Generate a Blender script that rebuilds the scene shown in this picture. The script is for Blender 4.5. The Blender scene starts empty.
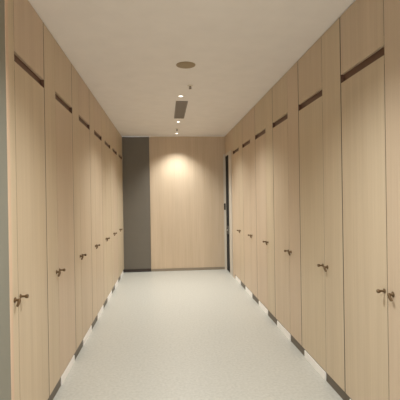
import bpy, bmesh, math, random
from mathutils import Vector, Matrix
random.seed(4)
scn = bpy.context.scene
COL = scn.collection
PI = math.pi

# ---------------------------------------------------------------- dimensions
HC = 2.70            # ceiling height
XL, XR = -0.826, 1.233
YB = 8.056           # back wall
YF = -2.6            # end of the corridor behind the camera
LX = 0.215           # line of ceiling fittings
Z0, Z1 = 2.232, 2.290   # finger slot between upper and lower door
PL = 0.072           # plinth height

# ---------------------------------------------------------------- materials
def newmat(name):
    m = bpy.data.materials.new(name); m.use_nodes = True
    nt = m.node_tree; b = nt.nodes['Principled BSDF']
    return m, nt, b

def lin(c):
    return tuple(((v/255)/12.92 if v/255 <= .04045 else ((v/255+.055)/1.055)**2.4) for v in c) + (1,)

def plain(name, rgb, rough=.5, metal=0, bump=0, bscale=200):
    m, nt, b = newmat(name)
    b.inputs['Roughness'].default_value = rough
    b.inputs['Metallic'].default_value = metal
    tc = nt.nodes.new('ShaderNodeTexCoord')
    n = nt.nodes.new('ShaderNodeTexNoise'); n.inputs['Scale'].default_value = 6
    n.inputs['Detail'].default_value = 4
    nt.links.new(tc.outputs['Object'], n.inputs['Vector'])
    r = nt.nodes.new('ShaderNodeMix'); r.data_type = 'RGBA'
    c = lin(rgb)
    r.inputs['A'].default_value = tuple(v*.95 for v in c[:3]) + (1,)
    r.inputs['B'].default_value = tuple(min(1, v*1.05) for v in c[:3]) + (1,)
    nt.links.new(n.outputs['Fac'], r.inputs['Factor'])
    nt.links.new(r.outputs['Result'], b.inputs['Base Color'])
    if bump:
        n2 = nt.nodes.new('ShaderNodeTexNoise'); n2.inputs['Scale'].default_value = bscale
        nt.links.new(tc.outputs['Object'], n2.inputs['Vector'])
        bp = nt.nodes.new('ShaderNodeBump'); bp.inputs['Strength'].default_value = bump
        bp.inputs['Distance'].default_value = .002
        nt.links.new(n2.outputs['Fac'], bp.inputs['Height'])
        nt.links.new(bp.outputs['Normal'], b.inputs['Normal'])
    return m

def wood(name, base, dark, rough=.45, pattern=1.0):
    """straight vertical-grain veneer; each board gets its own offset"""
    m, nt, b = newmat(name)
    b.inputs['Roughness'].default_value = rough
    b.inputs['Specular IOR Level'].default_value = .35
    N = nt.nodes.new; L = nt.links.new
    tc = N('ShaderNodeTexCoord'); oi = N('ShaderNodeObjectInfo')
    off = N('ShaderNodeMath'); off.operation = 'MULTIPLY'; off.inputs[1].default_value = 37
    L(oi.outputs['Random'], off.inputs[0])
    cb = N('ShaderNodeCombineXYZ')
    for k in range(3): L(off.outputs[0], cb.inputs[k])
    ad = N('ShaderNodeVectorMath'); ad.operation = 'ADD'
    L(tc.outputs['Object'], ad.inputs[0]); L(cb.outputs[0], ad.inputs[1])
    def noise(sx, sz, detail):
        mp = N('ShaderNodeMapping'); mp.inputs['Scale'].default_value = (sx, sx, sz)
        L(ad.outputs[0], mp.inputs['Vector'])
        n = N('ShaderNodeTexNoise'); n.inputs['Scale'].default_value = 1
        n.inputs['Detail'].default_value = detail; n.inputs['Roughness'].default_value = .6
        L(mp.outputs[0], n.inputs['Vector']); return n.outputs['Fac']
    a = noise(70, 1.5, 4); c = noise(11, .4, 2); d = noise(2.5, .8, 2)
    mix = N('ShaderNodeMath'); mix.operation = 'MULTIPLY_ADD'; mix.inputs[1].default_value = .55
    L(a, mix.inputs[0])
    m2 = N('ShaderNodeMath'); m2.operation = 'MULTIPLY'; m2.inputs[1].default_value = .45
    L(c, m2.inputs[0]); L(m2.outputs[0], mix.inputs[2])
    rp = N('ShaderNodeValToRGB')
    rp.color_ramp.elements[0].position = .32; rp.color_ramp.elements[0].color = lin(dark)
    rp.color_ramp.elements[1].position = .66; rp.color_ramp.elements[1].color = lin(base)
    L(mix.outputs[0], rp.inputs[0])
    hs = N('ShaderNodeHueSaturation')
    mr = N('ShaderNodeMapRange'); mr.inputs['To Min'].default_value = .93; mr.inputs['To Max'].default_value = 1.07
    L(d, mr.inputs['Value']); L(mr.outputs[0], hs.inputs['Value'])
    mh = N('ShaderNodeMapRange'); mh.inputs['To Min'].default_value = .494; mh.inputs['To Max'].default_value = .506
    L(oi.outputs['Random'], mh.inputs['Value']); L(mh.outputs[0], hs.inputs['Hue'])
    L(rp.outputs[0], hs.inputs['Color']); L(hs.outputs[0], b.inputs['Base Color'])
    bp = N('ShaderNodeBump'); bp.inputs['Strength'].default_value = .06; bp.inputs['Distance'].default_value = .001
    L(a, bp.inputs['Height']); L(bp.outputs[0], b.inputs['Normal'])
    return m

def floor_mat():
    m, nt, b = newmat('speckled_vinyl')
    N = nt.nodes.new; L = nt.links.new
    tc = N('ShaderNodeTexCoord')
    v = N('ShaderNodeTexVoronoi'); v.inputs['Scale'].default_value = 60
    L(tc.outputs['Object'], v.inputs['Vector'])
    n = N('ShaderNodeTexNoise'); n.inputs['Scale'].default_value = 45; n.inputs['Detail'].default_value = 5
    L(tc.outputs['Object'], n.inputs['Vector'])
    n2 = N('ShaderNodeTexNoise'); n2.inputs['Scale'].default_value = 1.3
    L(tc.outputs['Object'], n2.inputs['Vector'])
    rp = N('ShaderNodeValToRGB')
    e = rp.color_ramp.elements
    e[0].position = .34; e[0].color = lin((186, 182, 171))
    e[1].position = .66; e[1].color = lin((198, 194, 184))
    L(n.outputs['Fac'], rp.inputs[0])
    sp = N('ShaderNodeMix'); sp.data_type = 'RGBA'; sp.blend_type = 'MIX'
    L(v.outputs['Color'], sp.inputs['B']); L(rp.outputs[0], sp.inputs['A'])
    hs = N('ShaderNodeHueSaturation'); hs.inputs['Saturation'].default_value = 0
    L(v.outputs['Color'], hs.inputs['Color']); L(hs.outputs[0], sp.inputs['B'])
    sp.inputs['Factor'].default_value = .03
    L(sp.outputs['Result'], b.inputs['Base Color'])
    b.inputs['Roughness'].default_value = .38
    b.inputs['Specular IOR Level'].default_value = .4
    return m

def emit(name, rgb, s):
    m, nt, b = newmat(name)
    b.inputs['Base Color'].default_value = (.9, .9, .88, 1)
    b.inputs['Emission Color'].default_value = lin(rgb)
    b.inputs['Emission Strength'].default_value = s
    return m

M = dict(
    oak=wood('light_oak_veneer', (211, 190, 163), (199, 177, 149)),
    oak_back=wood('light_oak_wall_panel', (212, 188, 163), (199, 174, 147)),
    edge=plain('pale_edge_trim', (214, 184, 156), .5),
    laminate=plain('brown_laminate', (104, 72, 54), .5),
    carcass=plain('carcass_brown', (62, 44, 32), .6),
    plinth=plain('grey_brown_plinth', (90, 77, 60), .4),
    kick=plain('white_kick_panel', (250, 243, 236), .35),
    bronze=plain('aged_bronze', (112, 88, 60), .4, .35),
    grey=plain('grey_wall_finish', (112, 105, 94), .6, 0, .15, 300),
    greyl=plain('green_grey_paint', (136, 133, 120), .6),
    ceil=plain('ceiling_paint', (243, 236, 230), .85),
    floor=floor_mat(),
    base=plain('dark_skirting', (146, 131, 112), .4),
    based=plain('black_brown_skirting', (52, 40, 33), .4),
    frame=plain('pale_door_frame', (206, 196, 182), .45),
    black=plain('black_door', (16, 12, 11), .9),
    steel=plain('brushed_steel', (190, 186, 178), .3, .9),
    vent=plain('grey_grille', (134, 122, 110), .5),
    ventd=plain('grille_dark', (62, 54, 48), .6),
    tan=plain('tan_speaker_mesh', (162, 142, 112), .6),
    white=plain('white_trim_ring', (225, 215, 200), .5),
    lens=emit('lit_lens', (255, 246, 230), 2.0),
    glass=plain('card_reader_black', (40, 30, 24), .25),
)

# ---------------------------------------------------------------- mesh helpers
def bm_box(bm, x0, x1, y0, y1, z0, z1, bev=0):
    r = bmesh.ops.create_cube(bm, size=1)
    vs = r['verts']
    bmesh.ops.scale(bm, vec=(abs(x1-x0), abs(y1-y0), abs(z1-z0)), verts=vs)
    bmesh.ops.translate(bm, vec=((x0+x1)/2, (y0+y1)/2, (z0+z1)/2), verts=vs)
    if bev:
        es = list({e for v in vs for e in v.link_edges})
        bmesh.ops.bevel(bm, geom=es, offset=bev, segments=2, affect='EDGES', profile=.5)

def bm_lathe(bm, prof, M4=Matrix(), n=32, cap=True):
    """prof: (radius, height) pairs turned about local z"""
    rings = []
    for r, h in prof:
        rings.append([bm.verts.new(M4 @ Vector((r*math.cos(2*PI*i/n), r*math.sin(2*PI*i/n), h))) for i in range(n)])
    for a, b in zip(rings, rings[1:]):
        for i in range(n):
            bm.faces.new((a[i], a[(i+1) % n], b[(i+1) % n], b[i]))
    if cap:
        bm.faces.new(rings[0][::-1]); bm.faces.new(rings[-1])

def bm_tube(bm, pts, rad, n=12):
    pts = [Vector(p) for p in pts]
    rings = []
    for i, p in enumerate(pts):
        d = (pts[min(i+1, len(pts)-1)] - pts[max(i-1, 0)]).normalized()
        u = d.cross(Vector((.31, .2, .93))).normalized(); v = d.cross(u)
        r = rad[i] if isinstance(rad, (list, tuple)) else rad
        rings.append([bm.verts.new(p + u*math.cos(2*PI*k/n)*r + v*math.sin(2*PI*k/n)*r) for k in range(n)])
    for a, b in zip(rings, rings[1:]):
        for i in range(n):
            bm.faces.new((a[i], a[(i+1) % n], b[(i+1) % n], b[i]))
    bm.faces.new(rings[0][::-1]); bm.faces.new(rings[-1])

def obj(name, bm, mat, parent=None, smooth=False, label=None):
    bmesh.ops.recalc_face_normals(bm, faces=bm.faces[:])
    me = bpy.data.meshes.new(name); bm.to_mesh(me); bm.free()
    me.materials.append(M[mat] if isinstance(mat, str) else mat)
    if smooth:
        for p in me.polygons: p.use_smooth = True
        try: me.set_sharp_from_angle(angle=math.radians(35))
        except Exception: pass
    o = bpy.data.objects.new(name, me); COL.objects.link(o)
    if parent: o.parent = parent
    if label: o['label'] = label
    return o

def box(name, dims, mat, parent=None, bev=0, label=None):
    bm = bmesh.new(); bm_box(bm, *dims, bev=bev)
    return obj(name, bm, mat, parent, label=label)

def struct(name, dims, mat, bev=0, parent=None):
    o = box(name, dims, mat, parent, bev)
    if not parent: o['kind'] = 'structure'
    return o

def thing(name, label, cat, loc, group=None, rz=0):
    o = bpy.data.objects.new(name, None); COL.objects.link(o)
    o.empty_display_size = .1
    o.location = loc; o.rotation_euler = (0, 0, rz)
    o['label'] = label; o['category'] = cat
    if group: o['group'] = group
    return o

def copy_tree(o, parent=None):
    c = o.copy(); COL.objects.link(c); c.parent = parent
    for ch in list(o.children): copy_tree(ch, c)
    return c

# ---------------------------------------------------------------- room shell
struct('floor', (XL-.75, XR+.75, YF, YB, -.1, 0), 'floor')
struct('ceiling', (XL-.75, XR+.75, YF, YB, HC, HC+.1), 'ceil')
struct('wall_back', (XL-.75, XR+.75, YB+.02, YB+.12, 0, HC), 'oak_back')
XG = -0.29
struct('trim_1', (XG, XR+.6, YB, YB+.02, .052, HC), 'oak_back', .001)            # oak sheet on the back wall
struct('trim_2', (XL-.1, XG-.004, YB+.004, YB+.02, .052, HC), 'grey', .001)      # grey strip beside it
struct('baseboard_back', (XG, XR, YB-.004, YB+.02, 0, .052), 'base')
struct('baseboard_left', (XL-.1, XG-.002, YB-.004, YB+.02, 0, .060), 'based')
# solid walls behind the cabinet rows
struct('wall_left', (XL-.75, XL-.62, YF, YB, 0, HC), 'greyl')
struct('wall_right', (XR+.62, XR+.75, YF, YB, 0, HC), 'greyl')
# near the camera on the left: grey-green wall face with a pale edge strip
struct('wall_left_near', (XL-.62, -.772, YF, 2.052, 0, HC), 'greyl')
struct('trim_3', (XL+.002, -.770, 2.052, 2.088, 0, HC), 'edge', .002)
# right, behind the first visible cabinet
W = .8832; WL = .846
YR0, YL0 = 2.692, 2.881
struct('wall_right_near', (XR, XR+.62, YF, YR0-W-.002, 0, HC), 'oak')
# filler strip, left end of the row
yl_end = YL0+6*WL
struct('trim_4', (XL-.02, XL, yl_end+.003, YB-.006, PL, HC), 'oak', .001)
# right end of the row : oak wall around the dark door
yr_end = YR0+5*W
struct('trim_5', (XR-.0, XR+.03, yr_end+.003, 7.29, 0, HC), 'oak', .001)
struct('trim_6', (XR-.0, XR+.03, 7.29, YB, 2.34, HC), 'oak', .001)

# ---------------------------------------------------------------- dark door, far right
d = bpy.data.objects.new('door_1', None); COL.objects.link(d); d.location = (XR, 7.64, 0); d['kind'] = 'structure'
bm = bmesh.new()
bm_box(bm, -.006, .10, 7.31-7.64, 7.60-7.64, 0, 2.335)
bm_box(bm, -.006, .10, 7.985-7.64, YB-.006-7.64, 0, 2.335)
bm_box(bm, -.040, -.0061, YB-.016-7.64, YB-.006-7.64, 0, 2.335)
bm_box(bm, -.006, .10, 7.60-7.64, 7.985-7.64, 2.285, 2.335)
obj('door_frame', bm, 'frame', d)
bm = bmesh.new()
bm_box(bm, -.003, .037, 7.605-7.64, 7.98-7.64, .006, 2.283, .002)
lf = obj('door_leaf', bm, 'black', d)
bm = bmesh.new()
bm_box(bm, -.009, -.0031, .10, .14, .74, .90, .002)
bm_tube(bm, [(-.009, .12, .82), (-.034, .12, .82), (-.048, .11, .82), (-.052, .08, .82), (-.052, .01, .82)], .011)
obj('door_handle', bm, 'steel', d, True, label='small silver lever handle')

# ---------------------------------------------------------------- cabinets
def far_knob(s):
    """round pull standing straight out of the door, s=+1 faces +x"""
    bm = bmesh.new()
    R = Matrix.Rotation(s*PI/2, 4, 'Y')
    bm_lathe(bm, [(.000, 0), (.015, 0), (.016, .003), (.011, .006), (.0075, .010), (.007, .028), (.0115, .033),
                  (.013, .040), (.013, .047), (.010, .051), (.000, .0515)][1:-1], R, 24)
    return bm

def near_lever(s):
    """turn latch: rosette, neck, and a lever hanging from the tip"""
    bm = bmesh.new()
    R = Matrix.Rotation(s*PI/2, 4, 'Y')
    bm_lathe(bm, [(.017, 0), (.018, .003), (.012, .007), (.008, .012), (.008, .022), (.011, .026), (.010, .032)], R, 24)
    bm_tube(bm, [(s*.026, .003, .007), (s*.028, -.002, -.003), (s*.027, -.008, -.016), (s*.023, -.013, -.028), (s*.019, -.016, -.037)],
            [.009, .011, .010, .009, .007])
    return bm

def make_cabinet(s, w, label, group, name):
    """front in the plane x=0 facing +x*s, near end y=0, far end y=w"""
    t = thing('locker_cabinet', label, 'cabinet', (0, 0, 0), group)
    g = .0068; mid = (.340 if s > 0 else .372)*w
    def bx(a, b): return (min(-s*a, -s*b), max(-s*a, -s*b))
    # carcass: sides, top, bottom, back and the divider
    x0, x1 = bx(.037, .60)
    H = HC-.006
    bm = bmesh.new()
    bm_box(bm, x0, x1, .001, .019, PL, H)
    bm_box(bm, x0, x1, w-.019, w-.001, PL, H)
    bm_box(bm, x0, x1, .0191, w-.0191, H-.018, H)
    bm_box(bm, x0, x1, .0191, w-.0191, PL, PL+.018)
    a, b = bx(.582, .60); bm_box(bm, a, b, .0191, w-.0191, PL+.0181, H-.0181)
    a, b = bx(.037, .58); bm_box(bm, a, b, mid-.009, mid+.009, PL+.0181, H-.0181)
    a, b = bx(.0015, .0369)                       # dark strips added as painted shade in the gaps between cabinets and doors
    bm_box(bm, a, b, .0008, .0066, PL, Z0-.003); bm_box(bm, a, b, w-.0066, w-.0008, PL, Z0-.003)
    bm_box(bm, a, b, .0008, .0066, Z1+.003, H); bm_box(bm, a, b, w-.0066, w-.0008, Z1+.003, H)
    bm_box(bm, a, b, .0008, .0066, Z0-.0029, Z1+.0029)
    bm_box(bm, a, b, mid-.0024, mid+.0024, PL+.01, Z0-.05); bm_box(bm, a, b, mid-.0024, mid-.0002, Z0-.0499, Z1+.0499)
    bm_box(bm, a, b, mid-.0024, mid+.0024, Z1+.05, H)
    obj('carcass', bm, 'carcass', t)
    # brown fascia closing the finger slot between the far doors
    a, b = bx(.022, .036)
    bm = bmesh.new(); bm_box(bm, a, b, mid+.001, w-.001, Z0-.06, Z1+.05)
    a, b = bx(.0006, .0219); bm_box(bm, a, b, w-.0068, w-.001, Z0-.002, Z1+.002)
    obj('slot_liner', bm, 'laminate', t)
    dx0, dx1 = bx(0, .020)
    zt = H; zb = PL+.004
    nd = obj('near_door', (lambda m: (bm_box(m, dx0, dx1, g, mid-.003, zb, zt, .0008), m)[1])(bmesh.new()), 'oak', t)
    ld = obj('lower_door', (lambda m: (bm_box(m, dx0, dx1, mid+.003, w-g, zb, Z0, .0008), m)[1])(bmesh.new()), 'oak', t)
    obj('upper_door', (lambda m: (bm_box(m, dx0, dx1, mid+.003, w-g, Z1, zt, .0008), m)[1])(bmesh.new()), 'oak', t)
    k = obj('latch', near_lever(s), 'bronze', nd, True, label='dark bronze turn latch with drooping lever')
    k.location = (0, mid-.056, .906); k.scale = (.88,)*3
    k = obj('knob', far_knob(s), 'bronze', ld, True, label='dark bronze round knob')
    k.location = (0, mid+.029, .906); k.scale = (.88,)*3
    # plinth
    a, b = bx(.007, .05)
    box('plinth', (a, b, .001, w-.001, .0, PL), 'plinth', t, label='dark grey-brown recessed plinth')
    a, b = bx(.000, .0139)
    bm = bmesh.new()
    vs = []
    for y in (.39*w, .925*w):
        vs.append([bm.verts.new((s*px, y, pz)) for px, pz in ((-.0069, .001), (.001, .001), (.001, .006), (-.0005, .062), (-.004, .065), (-.0069, .065))])
    for i in range(6): bm.faces.new((vs[0][i], vs[0][(i+1) % 6], vs[1][(i+1) % 6], vs[1][i]))
    bm.faces.new(vs[0]); bm.faces.new(vs[1][::-1])
    obj('kick_panel', bm, 'kick', t, label='white glossy kick panel')
    return t

ORD = ['nearest the camera', 'second from the camera', 'third from the camera', 'fourth from the camera',
       'fifth from the camera', 'sixth from the camera', 'seventh from the camera']
def clab(side, k, n):
    if side == 'left':
        sp = {0: 'cut by the grey-green wall at the left edge',
              n-1: 'last in the left row, touching the dark grey back panel',
              n-2: 'left row, next to last before the dark grey back panel'}
    else:
        sp = {0: 'right row, cut by the right edge of the photo',
              n-1: 'last in the right row, beside the narrow black door',
              n-2: 'right row, next to last before the narrow black door'}
    return 'tall oak cabinet, ' + sp.get(k, '%s row, %s' % (side, ORD[k]))

for side, s, x, w, y0, n in (('left', 1, XL, WL, YL0, 7), ('right', -1, XR, W, YR0, 6)):
    proto = None
    for k in range(n):
        y = y0 + (k-1)*w
        grp = 'oak locker cabinets in the %s row' % side
        if proto is None:
            o = proto = make_cabinet(s, w, '', grp, side)
        else:
            o = copy_tree(proto)
        o['label'] = clab(side, k, n)
        o.location = (x, y, 0)

# ---------------------------------------------------------------- ceiling fittings
def fit(name, label, cat, x, y, group=None): return thing(name, label, cat, (x, y, HC), group)

# round tan ceiling speaker
t = fit('ceiling_speaker', 'round tan ceiling disc, largest round fitting, nearest the camera', 'speaker', .216, 3.745)
bm = bmesh.new(); bm_lathe(bm, [(.090, 0), (.091, -.002), (.088, -.006), (.080, -.006), (.080, -.003)], n=48, cap=False)
obj('rim', bm, 'tan', t, True)
bm = bmesh.new(); bm_lathe(bm, [(.0795, -.001), (.0795, -.006), (.070, -.009), (.03, -.012), (.001, -.0125)], n=48)
obj('mesh_cover', bm, 'tan', t, True, label='tan domed mesh cover')

# air grille
t = fit('air_vent', 'dark grey rectangular louvred air grille set in the ceiling', 'vent', .239, 5.67)
hx, hy = .077, .54
bm = bmesh.new()
for a in ((-hx, -hx+.012, -hy, hy), (hx-.012, hx, -hy, hy), (-hx+.012, hx-.012, -hy, -hy+.014), (-hx+.012, hx-.012, hy-.014, hy)):
    bm_box(bm, *a, -.008, .0)
obj('frame', bm, 'vent', t)
bm = bmesh.new(); bm_box(bm, -hx+.012, hx-.012, -hy+.014, hy-.014, -.0015, -.0002)
obj('backing', bm, 'ventd', t)
bm = bmesh.new()
n = 26
for i in range(n):
    y = -hy+.03+(2*hy-.06)*i/(n-1)
    r = bmesh.ops.create_cube(bm, size=1, matrix=Matrix.Translation((0, y, -.0065)) @ Matrix.Rotation(-.35, 4, 'X') @ Matrix.Diagonal((2*hx-.026, .026, .0015, 1)))
obj('louvres', bm, 'vent', t)

# sprinklers
def sprinkler(x, y, label):
    t = fit('fire_sprinkler', label, 'sprinkler', x, y, 'pendent fire sprinklers in the ceiling')
    bm = bmesh.new(); bm_lathe(bm, [(.032, 0), (.032, -.004), (.018, -.012), (.012, -.012)], n=32)
    obj('escutcheon', bm, 'white', t, True)
    bm = bmesh.new(); bm_lathe(bm, [(.010, -.008), (.010, -.018), (.006, -.020), (.006, -.030), (.003, -.032)], n=20)
    for sx in (-1, 1):
        bm_tube(bm, [(sx*.009, 0, -.016), (sx*.014, 0, -.024), (sx*.010, 0, -.032), (0, 0, -.036)], .0025, 8)
    bm_lathe(bm, [(.0155, -.036), (.0165, -.038), (.0155, -.0395)], n=24)
    obj('sprinkler_head', bm, 'bronze', t, True, label='small brass head with round deflector')
sprinkler(.300, 4.42, 'small pendent sprinkler just beyond the round tan ceiling disc')
sprinkler(.238, 7.13, 'small pendent sprinkler by the back wall, beyond the grille')

# downlights
WARM = (.95, 1.0, .995)
def downlight(y, power, label, ang=128, blend=1.0, x=LX, r=.031):
    t = fit('recessed_downlight', label, 'downlight', x, y, 'small round recessed downlights')
    bm = bmesh.new(); bm_lathe(bm, [(r+.004, 0), (r+.004, -.003), (r-.002, -.006), (r-.008, -.002)], n=36, cap=False)
    obj('trim_ring', bm, 'white', t, True)
    bm = bmesh.new(); bm_lathe(bm, [(r-.004, -.0005), (r-.004, -.003), (r-.012, -.0055)], n=36)
    obj('lens', bm, 'lens', t, True, label='glowing warm white lens')
    ld = bpy.data.lights.new('downlight_beam', 'SPOT'); ld.energy = power; ld.color = WARM
    ld.spot_size = math.radians(ang); ld.spot_blend = blend; ld.shadow_soft_size = .03
    lo = bpy.data.objects.new('downlight_beam', ld); COL.objects.link(lo); lo.location = (x, y, HC-.02)
P = 60
downlight(4.881, P, 'small lit downlight between the sprinkler and near end of the grille')
downlight(6.50, P, 'small lit downlight just past the far end of the grille', x=.238)
downlight(7.64, 48, 'lit downlight closest to the back wall, making the bright patch', 112, x=.245)
for y in (2.05, .45, -1.15):
    t = downlight(y, P, 'lit downlight in the ceiling above and behind the viewpoint')

# card reader on the frame strip
t = thing('card_reader', 'small black access reader on the pale strip beside the black door', 'card reader', (XR-.022, YB-.016, 1.21))
box('reader_body', (-.018, .018, -.016, 0, 0, .13), 'glass', t, .004)
box('reader_face', (-.013, .013, -.0175, -.0161, .075, .118), 'black', t)

# ---------------------------------------------------------------- world, camera
w = bpy.data.worlds.new('world'); scn.world = w; w.use_nodes = True
w.node_tree.nodes['Background'].inputs[0].default_value = (.93, .97, 1, 1)
w.node_tree.nodes['Background'].inputs[1].default_value = 1.2

cam = bpy.data.cameras.new('camera'); co = bpy.data.objects.new('camera', cam); COL.objects.link(co)
cam.sensor_fit = 'HORIZONTAL'; cam.sensor_width = 36; cam.lens = 36*400/400
cam.clip_start = .02
yaw, pitch, roll = .0878, -.0035, .0156
R = Matrix.Rotation(-yaw, 4, 'Z') @ Matrix.Rotation(PI/2+pitch, 4, 'X') @ Matrix.Rotation(-roll, 4, 'Z')
co.matrix_world = Matrix.Translation((0, 0, 1.4456)) @ R
scn.camera = co
scn.view_settings.view_transform = 'Standard'; scn.view_settings.look = 'None'
scn.view_settings.gamma = 1; scn.view_settings.use_curve_mapping = False
scn.view_settings.exposure = 1.32
